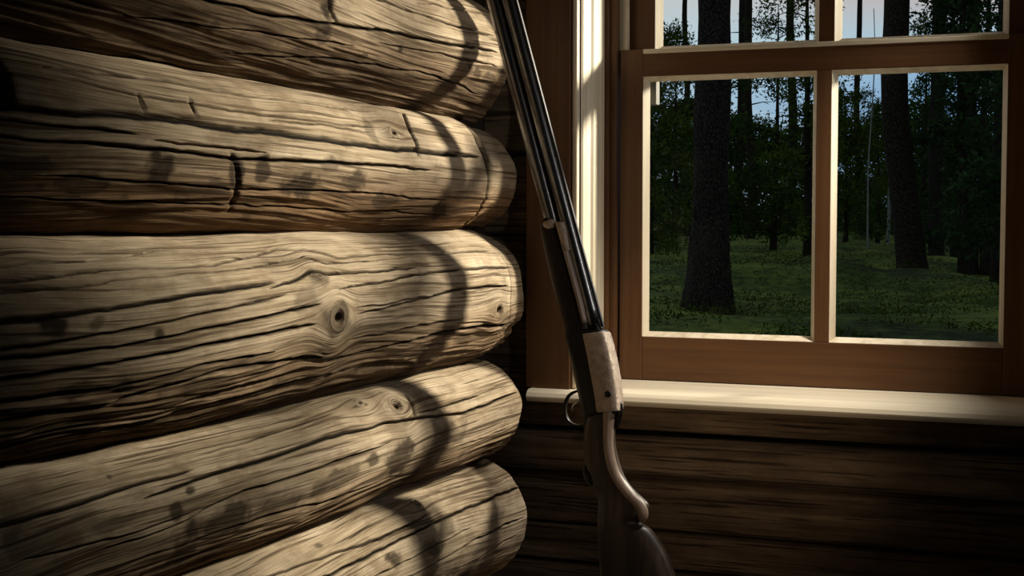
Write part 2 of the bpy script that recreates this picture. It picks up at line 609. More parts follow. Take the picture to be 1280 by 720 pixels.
build_log(L4,
    cracks=[(2.6, 1, [(0, 657), (70, 637), (156, 610), (242, 588)]),
            (2.6, 1, [(176, 624), (250, 600), (352, 567), (430, 541), (504, 524), (582, 516), (645, 491)]),
            (1.6, .8, [(117, 690), (219, 655), (312, 612), (391, 588), (488, 553)]),
            (1.8, .9, [(524, 515), (559, 506), (600, 494)]),
            (1.2, .6, [(230, 575), (330, 545), (420, 515)]),
            (1.4, .7, [(30, 700), (150, 670), (240, 640)]),
            (1.5, .7, [(560, 560), (610, 545), (640, 530)]),
            (1.6, .8, [(200, 690), (300, 655), (420, 620), (500, 590)])],
    cuts=[(4.0, .9, [(508, 492), (517, 506), (520, 522)])],
    stains=[(275, 652, 36, 16, .85), (234, 616, 6, 6, .9), (137, 596, 4, 6, .9), (465, 575, 8, 6, .8), (218, 640, 6, 8, .8),
            (500, 570, 18, 20, .8), (230, 690, 16, 16, .8), (420, 598, 30, 9, .6), (60, 670, 50, 20, .5), (560, 545, 30, 12, .5),
            (140, 655, 30, 8, .6), (350, 630, 40, 10, .6)],
    knots=[(496, 507, 9, 16, 36), (448, 505, 5, 12, 40)],
    low_shade=.4, warmlow=.6, rough_low=1.0, endround=.05)['label'] = 'fourth visible log from the top, with a round knot beside a curved cut'

build_log(L5,
    cracks=[(2.4, 1, [(300, 762), (414, 719), (543, 653), (652, 608)]),
            (1.8, .9, [(230, 750), (340, 719), (477, 672), (540, 640)]),
            (1.8, .9, [(440, 757), (520, 719), (598, 674), (652, 647)]),
            (1.3, .8, [(400, 750), (488, 713), (590, 659)]),
            (1.4, .7, [(560, 720), (610, 690), (645, 668)]),
            (1.1, .6, [(420, 680), (520, 625), (590, 600)])],
    stains=[(496, 698, 9, 10, .9), (545, 685, 16, 8, .6), (570, 716, 14, 6, .7), (400, 680, 6, 5, .7), (558, 660, 14, 10, .5)],
    knots=[(520, 632, 4, 8, 30)],
    warmlow=.35, rough_low=.6, endround=.06)['label'] = 'lowest visible log, running out of the bottom of the picture'

GZ[6] = lambda y: GZ[5](y) - .25
build_log(Log(GZ[5], GZ[6], .045, None, -.05, 6), fine=False)
for k, sd in ((-1, 8), (-2, 9), (-3, 10), (-4, 11)):
    build_log(Log(GZ[k], GZ[k + 1], .0, None, -.06, sd), fine=False)
MB().box(-.26 - OFFS.x, -.09 - OFFS.x, -3.4 - OFFS.y, .0 - OFFS.y, FLOOR_Z - OFFS.z, 1.45 - OFFS.z).build('chinking', M_CHINK, wall_left)

# ------------------------------------------------------------------ room shell
ZC_ = 1.45
b = MB()
for i in range(24):
    x0 = -.05 + i * .14
    b.box(x0, x0 + .137, -4.0, .0, FLOOR_Z - .05, FLOOR_Z)
tag(b.build('floor', M_DARKROOM), kind='structure')
b = MB()
for i in range(24):
    x0 = -.26 + i * .15
    b.box(x0, x0 + .148, -4.0, .0, ZC_, ZC_ + .05)
tag(b.build('ceiling', M_DARKROOM), kind='structure')
b = MB()
for i in range(12):
    b.box(3.1, 3.2, -4.0, .0, FLOOR_Z + i * .186, FLOOR_Z + i * .186 + .183)
tag(b.build('wall_right', M_DARKROOM), kind='structure')
b = MB()
for i in range(12):
    b.box(-.26, 3.2, -4.1, -4.0, FLOOR_Z + i * .186, FLOOR_Z + i * .186 + .183)
tag(b.build('wall_front', M_DARKROOM), kind='structure')

# ------------------------------------------------------------------ window wall
YS = .155            # front face of lower sash
XJ = at_y(727, 300, 0).x       # opening edge at the wall face
XJ2 = at_y(1300, 300, YS).x + .02
Z_SILL = at_y(780, 474, YS).z
Z_TOP = 1.05
def zb(py, px=820): return at_y(px, py, 0).z
bands = [zb(503), zb(543), zb(598), zb(668), zb(716), zb(790), FLOOR_Z - .02]
b = MB()
def hewn(bb, x0, x1, z0, z1, yf, rd=.012, back=.2):
    h = z1 - z0
    prof = [(back, z0), (yf + rd * 1.3, z0), (yf + rd * .4, z0 + h * .05), (yf, z0 + h * .16), (yf - .003, z0 + h * .5), (yf, z0 + h * .86), (yf + rd * .4, z0 + h * .95), (yf + rd * 1.3, z1), (back, z1)]
    bb.prism(prof, 'x', x0, x1)
hewn(b, -.28, 3.2, bands[1] + .004, bands[0], .004)
hewn(b, -.28, 3.2, bands[2] + .002, bands[1] - .006, -.006)
hewn(b, -.28, 3.2, bands[3] + .002, bands[2] - .003, .022)
hewn(b, -.28, 3.2, bands[4] + .002, bands[3] - .002, .020)
hewn(b, -.28, 3.2, bands[5] + .002, bands[4] - .002, .022)
hewn(b, -.28, 3.2, bands[6], bands[5] - .002, .02)
zz = bands[0]
while zz < ZC_ - .01:
    z1 = min(zz + .17, ZC_)
    if zz < Z_TOP:
        hewn(b, -.28, XJ - .012, zz, min(z1, ZC_) - .002, .0)
        hewn(b, XJ2 + .012, 3.2, zz, z1 - .002, .0)
    if z1 > Z_TOP:
        hewn(b, XJ - .012, XJ2 + .012, max(zz, Z_TOP + .0), z1 - .002, .0)
        if zz >= Z_TOP:
            hewn(b, -.28, XJ - .012, zz, z1 - .002, .0)
            hewn(b, XJ2 + .012, 3.2, zz, z1 - .002, .0)
    zz = z1
tag(b.build('wall_back', M_PLANK, bevel=.002), kind='structure')

win = empty('window_1', ((XJ + XJ2) / 2, 0, Z_SILL))
tag(win, kind='structure')
WO = Vector(win.location)


class WB(MB):
    def build(self, name, mat, parent=win, bevel=.002, label=None):
        self.v = [tuple(Vector(v) - WO) for v in self.v]
        o = MB.build(self, name, mat, parent, bevel)
        if label: o['label'] = label
        return o


# sill
zs = Z_SILL
zn = at_y(780, 508, -.05).z
YN = -.05
xs0 = at_y(657, 495, YN).x
b = WB()
r = (zs - .004 - zn)
prof = [(YS + .05, zs + .001), (YN + .014, zs - .006), (YN + .004, zs - .012), (YN, zs - .020), (YN + .001, zn + .006), (YN + .006, zn), (YS + .05, zn)]
b.prism(prof, 'x', xs0, XJ2 + .12)
b.build('window_sill', M_CREAM, bevel=.001, label='cream painted window sill')

# casing boards
xc0 = at_y(657, 300, -.02).x; xc1 = at_y(712, 300, -.02).x
b = WB(); b.box(xc0, xc1, -.02, .0, zs - .005, Z_TOP + .09); b.build('window_casing', M_BROWNV, label='brown upright casing board')
b = WB(); b.box(XJ2 + .02, XJ2 + .11, -.02, .0, zs - .005, Z_TOP + .09); b.build('window_casing', M_BROWNV)
b = WB(); b.box(xc1, XJ2 + .02, -.02, .0, Z_TOP, Z_TOP + .09); b.build('window_casing', M_BROWN)
# edge bead of casing (thin lit strips) and the cream jamb
b = WB()
xe = at_y(721, 300, -.012).x
b.box(xc1 + .001, xe, -.012, .01, zs - .004, Z_TOP)
b.build('casing_bead', M_CREAMV, bevel=.004)
xj = XJ
b = WB()
x1 = xj
# jamb: stepped moulding receding to the sash
yj = YS - .016
b.prism([(xe, .012), (xj - .004, .004), (xj, .010), (xj + .003, .045), (xj + .001, .052), (xj + .006, .060), (xj + .008, yj), (xj - .012, yj), (xj - .012, .012)], 'z', zs, Z_TOP)
b.build('window_jamb', M_CREAMV, bevel=.0015, label='cream painted side jamb')
b = WB(); b.box(XJ2 - .006, XJ2 + .012, .0, YS + .12, zs, Z_TOP); b.build('window_jamb', M_CREAMV)
b = WB(); b.box(XJ - .012, XJ2 + .012, .0, YS + .12, Z_TOP - .016, Z_TOP); b.build('head_jamb', M_BROWN)
# stop strips beside the sash
xs_l = at_y(774, 250, YS).x
b = WB()
b.box(xj - .012, xs_l - .004, YS - .016 + .001, YS + .14, zs, Z_TOP)
b.box(xj + .004, xj + .016, YS - .028, YS - .014, zs, Z_TOP)
b.build('stop_strip', M_BROWNV, bevel=.002)
# pale parting strip that shows above the lower sash only
zt = at_y(790, 53, YS).z
xp0 = at_y(765, 25, YS + .02).x; xp1 = at_y(785, 25, YS + .02).x


# sashes
def X(px, y=YS, py=250): return at_y(px, py, y).x
def Z(py, y=YS, px=910): return at_y(px, py, y).z


GLASS = NT('window_glass')
fr = GLASS.n('ShaderNodeFresnel'); fr.inputs[0].default_value = 1.12
tr = GLASS.n('ShaderNodeBsdfTransparent'); tr.inputs[0].default_value = (.93, .96, .95, 1)
gl = GLASS.n('ShaderNodeBsdfGlossy'); gl.inputs['Roughness'].default_value = .02
mx = GLASS.n('ShaderNodeMixShader')
GLASS.l(fr.outputs[0], mx.inputs[0]); GLASS.l(tr.outputs[0], mx.inputs[1]); GLASS.l(gl.outputs[0], mx.inputs[2])
GLASS.l(mx.outputs[0], GLASS.out.inputs[0])
M_GLASS = GLASS.m


def sash(name, x0, x1, z0, z1, panes, y, th, matv, math_, bead=.012, label=None):
    """panes: list of (xa, xb, za, zb) openings"""
    root = empty(name, (0, 0, 0)); root.parent = win
    if label: root['label'] = label
    def part(bb, nm, mt, bv=.002):
        bb.v = [tuple(Vector(v) - WO) for v in bb.v]
        return MB.build(bb, nm, mt, root, bv)
    pa, pb = panes[0], panes[-1]
    part(MB().box(x0, pa[0], y, y + th, z0, z1), 'stile', matv)
    part(MB().box(pb[1], x1, y, y + th, z0, z1), 'stile', matv)
    part(MB().box(pa[0], pb[1], y + .0005, y + th - .001, z0, pa[2]), 'bottom_rail', math_)
    part(MB().box(pa[0], pb[1], y + .0005, y + th - .001, pa[3], z1), 'top_rail', math_)
    for q, qn in zip(panes[:-1], panes[1:]):
        part(MB().box(q[1], qn[0], y + .001, y + th - .002, pa[2], pa[3]), 'muntin', matv)
    for (xa, xb, za, zb_) in panes:
        bb = MB()
        y0, y1 = y + .003, y + th * .62
        # sloped glazing bead: four mitred wedges
        bx, bz = bead, bead
        O = [(xa, za), (xb, za), (xb, zb_), (xa, zb_)]
        I = [(xa + bx, za + bz), (xb - bx, za + bz), (xb - bx, zb_ - bz), (xa + bx, zb_ - bz)]
        n = len(bb.v)
        bb.v += [(p[0], y0, p[1]) for p in O] + [(p[0], y1, p[1]) for p in I] + [(p[0], y1, p[1]) for p in O]
        for i in range(4):
            j = (i + 1) % 4
            bb.f += [(n + i, n + j, n + 4 + j, n + 4 + i), (n + 4 + i, n + 4 + j, n + 8 + j, n + 8 + i), (n + 8 + i, n + 8 + j, n + j, n + i)]
        part(bb, 'glazing_bead', M_CREAMV, 0)
        part(MB().box(xa + .002, xb - .002, y + th * .64, y + th * .64 + .003, za + .002, zb_ - .002), 'pane', M_GLASS, 0)
    return root


pz0, pz1 = Z(424, YS, 910), Z(92, YS, 910)
LP = [(X(803), X(1019), pz0, pz1), (X(1038), X(1257), pz0, pz1)]
sash('lower_sash', X(774.5), X(1292), zs + .001, Z(57, YS, 910), LP, YS, .036, M_BROWNV, M_BROWN, .010, 'brown framed lower sash with two panes')
# pale strip along top of meeting rail
b = WB()
b.box(X(803), X(1258), YS - .003, YS + .01, Z(63.0), Z(57.2)); b.build('meeting_rail_strip', M_CREAM, bevel=.0015)
YU = YS + .045
uz0, uz1 = Z(60, YU), Z_TOP - .1
UP = [(X(818, YU), X(1021, YU), uz0, uz1), (X(1041, YU), X(1257, YU), uz0, uz1)]
sash('upper_sash', X(783, YU), X(1292, YU), Z(90, YU), Z_TOP - .02, UP, YU, .036, M_BROWNV, M_BROWN, .012, 'upper sash set behind the lower sash')
b = WB(); b.box(X(806, YU), X(819, YU), YU + .004, YU + .032, Z(128, YU), Z(90, YU)); b.build('sash_horn', mat_wood('dull_cream_wood', (.12, .11, .085), (.16, .145, .115), (.2, .18, .14), 'z', 45))
b = WB(); b.box(xp0, xp1, YS + .012, YS + .034, Z(57), Z_TOP - .016); b.build('parting_strip', M_CREAMV)

# ------------------------------------------------------------------ shotgun
DM, DR = 2.81, 2.715
Rc = at_depth(738, 425, DR)
Mz = at_depth(614, -45, DM)
ax = (Mz - Rc).normalized()
cdir = (CAM - Rc).normalized()
n0 = (cdir - ax * cdir.dot(ax)).normalized()
t0 = ax.cross(n0).normalized()
if t0.dot(Rt) < 0: t0 = -t0
ROLL = R_(18)
gn = (n0 * math.cos(ROLL) - t0 * math.sin(ROLL)).normalized()
gt = (t0 * math.cos(ROLL) + n0 * math.sin(ROLL)).normalized()
gun_base = at_plane(806, 800, Rc, gn)
gun = empty('shotgun', (gun_base.x, gun_base.y, FLOOR_Z))
tag(gun, 'double-barrelled shotgun leaning muzzle up in the corner beside the window', 'shotgun')
GO = Vector(gun.location)


def gp(px, py):
    d = at_plane(px, py, Rc, gn) - Rc
    return d.dot(ax), d.dot(gt)


def gw(u, v, w):
    return Rc + ax * u + gt * v + gn * w - GO


def loft(name, st, mat, exp=2.4, seg=28, sub=4, cap=True, parent=None):
    """st: list of (bottom px, top px, half thickness [, exponent])"""
    A = []
    for s in st:
        bu, bv_ = gp(*s[0]); tu, tv = gp(*s[1])
        A.append((bu, bv_, tu, tv, s[2], s[3] if len(s) > 3 else exp))
    A = np.array(A)
    k = np.arange(len(A)); kk = np.linspace(0, len(A) - 1, (len(A) - 1) * sub + 1)
    # catmull-rom
    def cr(c):
        out = []
        for q in kk:
            i = min(int(q), len(c) - 2); f = q - i
            p0, p1, p2, p3 = c[max(i - 1, 0)], c[i], c[i + 1], c[min(i + 2, len(c) - 1)]
            out.append(.5 * (2 * p1 + (p2 - p0) * f + (2 * p0 - 5 * p1 + 4 * p2 - p3) * f * f + (3 * p1 - p0 - 3 * p2 + p3) * f ** 3))
        return np.array(out)
    B = np.stack([cr(A[:, i]) for i in range(6)], 1)
    V, F = [], []
    for (bu, bv_, tu, tv, w, e) in B:
        for j in range(seg):
            a = 2 * math.pi * j / seg
            c_, s_ = math.cos(a), math.sin(a)
            cc = math.copysign(abs(c_) ** (2 / e), c_); ss = math.copysign(abs(s_) ** (2 / e), s_)
            V.append(gw((bu + tu) / 2 + (tu - bu) / 2 * cc, (bv_ + tv) / 2 + (tv - bv_) / 2 * cc, w * ss))
    n = len(B)
    for i in range(n - 1):
        for j in range(seg):
            F.append((i * seg + j, i * seg + (j + 1) % seg, (i + 1) * seg + (j + 1) % seg, (i + 1) * seg + j))
    if cap:
        F.append(tuple(range(seg))[::-1]); F.append(tuple((n - 1) * seg + j for j in range(seg)))
    me = pmesh(name, V, F)
    bm = bmesh.new(); bm.from_mesh(me); bmesh.ops.recalc_face_normals(bm, faces=bm.faces); bm.to_mesh(me); bm.free()
    return link(name, me, mat, parent or gun)


M_BARREL = mat_plain('blued_steel', (.20, .20, .21), .27, 1.0, .5, 60, .2)
M_BLACK = mat_plain('black_steel', (.012, .011, .011), .35, .6, .5, 60, .2)
M_STOCK = mat_wood('walnut_stock', (.007, .004, .003), (.024, .014, .010), (.075, .046, .031), 'z', 55, .42, .5, .15, .45)
M_ROLL0 = mat_wood('lit_tone_fore_end', (.17, .12, .095), (.24, .175, .14), (.32, .24, .2), 'z', 50, .42, .5, .1, .4)  # pale tone stands in for light along the fore-end's top edge
M_FOREND = mat_wood('walnut_fore_end', (.006, .004, .003), (.014, .009, .007), (.026, .018, .013), 'z', 55, .6, .2, .15, .45)
T = NT('engraved_receiver')
o_ = T.obj()
wv = T.n('ShaderNodeTexWave', wave_type='RINGS', rings_direction='SPHERICAL')
n0_ = T.n('ShaderNodeTexNoise'); T.l(o_, n0_.inputs['Vector']); n0_.inputs['Scale'].default_value = 45; n0_.inputs['Detail'].default_value = 2
T.l(T.math('MULTIPLY', n0_.outputs[0], 1.0), wv.inputs['Vector'])
wv.inputs['Scale'].default_value = 9.0; wv.inputs['Distortion'].default_value = 0
nn = T.noise(o_, 90, 4, .6)
cc = T.mix(T.ramp(wv.outputs['Fac'], [(.15, .45), (.45, 0)]), T.ramp(nn, [(.3, (.34, .25, .19)), (.7, (.50, .40, .32))]), (.16, .11, .08))
T.bsdf(cc, .5, .25, .5, wv.outputs['Fac'], .35, .0010)
M_REC = T.m

uB, _ = gp(736, 414)
uM, _ = gp(614, -45)
PXM = FPX / DR
rb = 9.3 / PXM / math.cos(ROLL) * .97
vmid = gp(699, 275)[1]
# barrels
for nm, sgn in (('lower_barrel', -1), ('upper_barrel', 1)):
    path, rad = [], []
    for i in range(14):
        f = i / 13
        r_ = rb * (1.10 - .10 * min(1, f * 2.2))
        path.append(gw(uB - .01 + (uM - uB + .01) * f, vmid + sgn * rb * 1.0, 0)); rad.append(r_)
    # muzzle bore
    path.append(gw(uM, vmid + sgn * rb, 0)); rad.append(rb * .80)
    path.append(gw(uM - .03, vmid + sgn * rb, 0)); rad.append(rb * .76)
    V, F = tube(path, rad, 28)
    me = pmesh(nm, V, F)
    bm = bmesh.new(); bm.from_mesh(me); bmesh.ops.recalc_face_normals(bm, faces=bm.faces); bm.to_mesh(me); bm.free()
    link('barrel', me, M_BARREL, gun)['label'] = nm.replace('_', ' ')
# top rib and bead
V, F = [], []
for u in (uB, uM - .004):
    for (v, w) in ((rb * 1.85, -.0035), (rb * 2.22, -.004), (rb * 2.22, .004), (rb * 1.85, .0035)):
        V.append(gw(u, vmid + v, w))
F = [(0, 1, 5, 4), (1, 2, 6, 5), (2, 3, 7, 6), (3, 0, 4, 7), (0, 3, 2, 1), (4, 5, 6, 7)]
link('sighting_rib', pmesh('sighting_rib', V, F, False), M_BLACK, gun)
bm = bmesh.new(); bmesh.ops.create_uvsphere(bm, u_segments=12, v_segments=8, radius=.003)
me = bpy.data.meshes.new('bead_sight'); bm.to_mesh(me); bm.free()
o = link('bead_sight', me, mat_plain('brass_bead', (.5, .35, .12), .3, 1), gun); o.location = gw(uM - .012, vmid + rb * 2.35, 0)

# fore-end: wraps the lower barrel
loft('fore_end', [((690, 268), (697, 276), .008), ((683, 270), (700, 279), .015), ((677, 284), (706, 284), .019), ((681, 310), (713, 306), .0215),
                  ((688, 340), (722, 339), .0225), ((697, 375), (731, 374), .0225), ((705, 402), (738, 401), .0225), ((709, 418), (741, 411), .022)], M_FOREND, 2.6)
loft('fore_end_lit_edge', [((696, 281), (705, 279), .0195), ((703, 305), (712, 303), .0225), ((713, 340), (722, 338), .0238), ((722, 373), (731, 371), .0238), ((730, 405), (738, 403), .0232)], M_ROLL0, 2.2, 20)['label'] = 'upper edge of the fore-end, coloured paler as if lit'  # separate bar that carries the lit top edge as pale colour
loft('fore_end_tip', [((679, 277), (687, 267), .008), ((679.5, 281), (697, 275), .019), ((681, 285), (700, 280), .0212), ((685, 288), (701, 284), .0205)], M_REC, 2.6, 20)['label'] = 'pale fore-end tip'
loft('fore_end_latch', [((696, 279), (709, 278), .0215), ((700, 290), (712, 288), .0242), ((706, 304), (714, 302), .0248), ((711, 314), (716, 313), .024)], M_REC, 3, 20)['label'] = 'pale fore-end latch'
# receiver
rst = [((708, 414), (757, 412), .0225, 4.5), ((709, 421), (760, 417), .0235, 4.5), ((714, 444), (765, 436), .0245, 4.5), ((720, 470), (770, 458), .0245, 4.5),
       ((726, 494), (774, 482), .0240, 4.5), ((730, 512), (775.5, 503), .0225, 4.2), ((731, 520), (775.5, 513), .019, 4.0), ((733, 523), (774, 516), .016, 4)]
loft('receiver', rst, M_BLACK, 4.0, 40)['label'] = 'dark receiver body'
loft('side_plate', [((729, 418), (758, 414), .0243), ((730, 422), (761, 418), .0250), ((735, 446), (766.5, 438), .0258), ((740, 472), (771.5, 462), .0258),
                    ((744.5, 496), (775, 486), .0252), ((747, 511), (776.5, 507), .0240), ((749, 515), (776.5, 513), .0225)], M_REC, 5, 40)['label'] = 'pale engraved side plate'
# dark underside plate
loft('trigger_plate', [((707, 413), (716, 413), .015), ((709, 421), (719, 420), .017), ((719, 470), (729, 468), .018), ((729, 512), (739, 511), .0165), ((731, 530), (741, 528), .014), ((731, 560), (737, 560), .009)], M_BLACK, 3)
# hinge pin / screw
def pin(name, px, py, r, w0, w1, mat):
    u, v = gp(px, py)
    V, F = tube([gw(u, v, w0), gw(u, v, w1 - .0008), gw(u, v, w1)], [r, r, r * .7], 18)
    return link(name, pmesh(name, V, F), mat, gun)
pin('side_screw', 765, 492, .0062, -.0272, .0272, M_BLACK)
# top lever
loft('top_lever', [((768, 505), (778, 503), .006), ((770, 515), (779, 513), .0075), ((769, 524), (777, 523), .006), ((768, 536), (773, 535), .004)], M_BLACK, 2.2)
# trigger guard
pts = [(726, 488), (718, 490), (711, 495), (707, 504), (706.5, 514), (709, 523), (715, 530), (723, 532), (732, 531)]
Q = [gp(*p) for p in pts]
path = []
for i in range(len(Q) - 1):
    for f in np.linspace(0, 1, 5)[:-1]:
        p0, p1, p2, p3 = [np.array(Q[min(max(i + d, 0), len(Q) - 1)]) for d in (-1, 0, 1, 2)]
        path.append(.5 * (2 * p1 + (p2 - p0) * f + (2 * p0 - 5 * p1 + 4 * p2 - p3) * f * f + (3 * p1 - p0 - 3 * p2 + p3) * f ** 3))
path.append(np.array(Q[-1]))
V, F = [], []
for i, p in enumerate(path):
    tg = path[min(i + 1, len(path) - 1)] - path[max(i - 1, 0)]
    tg = tg / np.linalg.norm(tg); nr = np.array([-tg[1], tg[0]])
    for (a, w) in ((-.0022, -.006), (.0022, -.0065), (.0022, .0065), (-.0022, .006)):
        q = p + nr * a
        V.append(gw(q[0], q[1], w))
for i in range(len(path) - 1):
    for j in range(4):
        F.append((i * 4 + j, i * 4 + (j + 1) % 4, i * 4 + 4 + (j + 1) % 4, i * 4 + 4 + j))
F += [(0, 1, 2, 3), tuple(len(V) - 4 + j for j in (3, 2, 1, 0))]
o = link('trigger_guard', pmesh('trigger_guard', V, F), M_BLACK, gun); bev(o, .001)
V, F = tube([gw(*gp(728, 500), 0), gw(*gp(722, 502), 0), gw(*gp(717, 507), 0), gw(*gp(715, 514), 0)], [.004, .0035, .003, .0022], 10)
link('trigger', pmesh('trigger', V, F), mat_plain('bright_trigger_steel', (.5, .46, .42), .3, 1), gun)
# stock: wrist, pistol grip, comb nose and butt in one surface
st = [((732, 512), (770, 508), .0175), ((731, 530), (769, 526), .0195), ((731, 552), (768.5, 548), .0195), ((731.5, 575), (771, 566), .0195), ((733, 592), (776, 584), .0195),
      ((739, 606), (783, 600), .0195), ((746, 615), (793, 613), .0195), ((748, 625), (803, 622), .020), ((748, 636), (811, 631), .021), ((747.5, 648), (809, 641), .0215),
      ((747.5, 656), (801, 652), .022), ((747.5, 670), (814, 662), .0225), ((749, 696), (832, 688), .0235), ((752, 725), (843, 716), .0240), ((756, 765), (854, 758), .0245), ((758, 797), (860, 789), .0245)]
loft('stock', st, M_STOCK, 2.3, 36, 5)
# raised comb roll along the top of the wrist (lit look put in as pale colour; knob end)
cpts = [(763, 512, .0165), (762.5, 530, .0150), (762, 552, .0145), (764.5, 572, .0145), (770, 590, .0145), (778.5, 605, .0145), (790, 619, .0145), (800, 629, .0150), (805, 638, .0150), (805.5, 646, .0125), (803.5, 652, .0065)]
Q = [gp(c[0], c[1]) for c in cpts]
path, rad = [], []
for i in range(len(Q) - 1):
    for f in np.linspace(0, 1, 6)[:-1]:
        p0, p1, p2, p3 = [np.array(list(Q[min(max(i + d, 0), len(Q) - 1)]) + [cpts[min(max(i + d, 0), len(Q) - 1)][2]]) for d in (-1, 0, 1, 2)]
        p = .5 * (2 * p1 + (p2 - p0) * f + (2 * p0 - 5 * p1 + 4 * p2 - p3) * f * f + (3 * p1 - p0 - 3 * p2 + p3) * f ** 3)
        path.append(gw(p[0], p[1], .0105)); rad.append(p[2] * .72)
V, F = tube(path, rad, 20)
M_ROLL = mat_wood('lit_tone_comb', (.14, .095, .07), (.22, .155, .12), (.31, .23, .18), 'z', 50, .38, .5, .1, .4)
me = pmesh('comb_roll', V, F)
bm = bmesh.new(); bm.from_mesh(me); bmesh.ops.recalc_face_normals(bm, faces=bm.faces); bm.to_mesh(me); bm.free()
link('comb_roll', me, M_ROLL, gun)['label'] = 'comb edge coloured paler as if lit, ending in a rounded nose'
loft('grip_cap', [((729, 582), (737, 580), .012), ((730, 593), (745, 590), .0175), ((734, 601), (748, 598), .0175), ((741, 609), (752, 606), .012)], M_BLACK, 2.4, 20)
loft('butt_pad', [((758, 796.5), (860, 788.5), .0248), ((758.5, 800), (861, 792), .0252), ((759.5, 808), (862, 800), .0250), ((763, 811), (858, 803.5), .021)], M_BLACK, 2.3, 36)
low = min((o_.matrix_world @ Vector(c)).z for o_ in gun.children for c in [(v.co) for v in o_.data.vertices]) if False else None
zmin = min(v.co.z for ch in gun.children if ch.type == 'MESH' for v in ch.data.vertices) + GO.z
print('gun lowest', zmin, 'floor', FLOOR_Z, 'muzzle', Mz, 'base', gun_base)

# ------------------------------------------------------------------ forest outside
GZ0 = -1.1


def gheight(x, y):
    d = np.sqrt((x - 1) ** 2 + y ** 2)
    h = (fbm(x * .22, y * .22, 70, 3) - .5) * .9 + (fbm(x * .9, y * .9, 77, 2) - .5) * .28
    return GZ0 + h * np.clip((d - 3) / 14, 0, 1)


ang = np.radians(np.linspace(-62, 40, 260))
dd = .35 + np.geomspace(.4, 130, 240)
A_, D_ = np.meshgrid(ang, dd, indexing='ij')
GX = 1.0 + np.sin(A_) * D_; GY = .25 + np.cos(A_) * D_
GH = gheight(GX, GY)
V = np.stack([GX, GY, GH], -1).reshape(-1, 3)
na, nd_ = A_.shape
i = np.arange(na - 1)[:, None]; j = np.arange(nd_ - 1)[None, :]
Q = np.stack([i * nd_ + j, i * nd_ + j + 1, (i + 1) * nd_ + j + 1, (i + 1) * nd_ + j], -1).reshape(-1, 4)
T = NT('mossy_forest_floor')
o_ = T.obj()
n1 = T.noise(o_, .55, 5, .6); n2 = T.noise(o_, 7, 4, .65)
s = T.math('ADD', T.math('MULTIPLY', n1, .6), T.math('MULTIPLY', n2, .4))
c = T.ramp(s, [(.36, (.010, .015, .004)), (.47, (.035, .052, .010)), (.56, (.085, .11, .018)), (.68, (.15, .16, .03))])
T.bsdf(c, .95, 0, .1, n2, .8, .08)
me = npmesh('ground', V, Q[:, ::-1])
tag(link('ground', me, T.m), kind='structure')


def gh(x, y): return float(gheight(np.array([x]), np.array([y]))[0])


def dirpx(px):
    """horizontal unit-depth direction of an image column"""
    d = Fw + Rt * ((px - 640) / FPX)
    return Vector((d.x, d.y, 0))


def leafmat(name, col, var=.5):
    T = NT(name)
    n = T.noise(T.obj(), 2.2, 4, .6)
    c = T.ramp(n, [(.35, tuple(x * (1 - var) for x in col)), (.65, tuple(x * (1 + var) for x in col))])
    b = T.n('ShaderNodeBsdfDiffuse'); T.l(c, b.inputs[0])
    t = T.n('ShaderNodeBsdfTranslucent'); T.l(c, t.inputs[0])
    m = T.n('ShaderNodeMixShader'); m.inputs[0].default_value = .25
    T.l(b.outputs[0], m.inputs[1]); T.l(t.outputs[0], m.inputs[2]); T.l(m.outputs[0], T.out.inputs[0])
    return T.m


M_LEAF = leafmat('dark_green_leaves', (.035, .060, .012))
M_LEAF2 = leafmat('olive_green_leaves', (.050, .072, .014))
M_NEEDLE = leafmat('pine_needles', (.020, .038, .014))
M_UNDER = leafmat('undergrowth_leaves', (.032, .048, .008), .6)
def barkmat(name, dark, light, s=1.0):
    T = NT(name)
    v = T.n('ShaderNodeTexVoronoi', feature='DISTANCE_TO_EDGE')
    o_ = T.obj()
    T.l(T.map(o_, (14 * s, 14 * s, 3.5 * s)), v.inputs['Vector'])
    n = T.noise(T.map(o_, (16, 16, 4)), 1, 5, .65)
    h = T.math('ADD', T.ramp(v.outputs['Distance'], [(0, 0), (.18, .8)]), T.math('MULTIPLY', n, .5))
    T.bsdf(T.ramp(h, [(.25, dark), (1.0, light)]), .95, 0, .1, h, 1.0, .05)
    return T.m
M_BARK = barkmat('pine_bark', (.004, .004, .004), (.032, .026, .022))
M_BARK2 = barkmat('grey_brown_bark', (.006, .005, .004), (.036, .027, .020), .8)
M_PALE = mat_plain('pale_birch_bark', (.16, .17, .16), .9, 0, .1, 6, .4)


def leaves(name, P, size, mat, parent):
    """P (n,3) local centres -> random leaf sprigs (quads)"""
    n = len(P)
    a = RNG.normal(size=(n, 3)); a /= np.linalg.norm(a, axis=1)[:, None]
    b = RNG.normal(size=(n, 3)); b -= a * (a * b).sum(1)[:, None]; b /= np.linalg.norm(b, axis=1)[:, None]
    s = size * (.5 + RNG.random(n))[:, None]
    q = np.stack([P - a * s, P - b * s * .35, P + a * s, P + b * s * .35], 1).reshape(-1, 3)
    me = npmesh(name, q, np.arange(n * 4).reshape(-1, 4), False)
    return link(name, me, mat, parent)


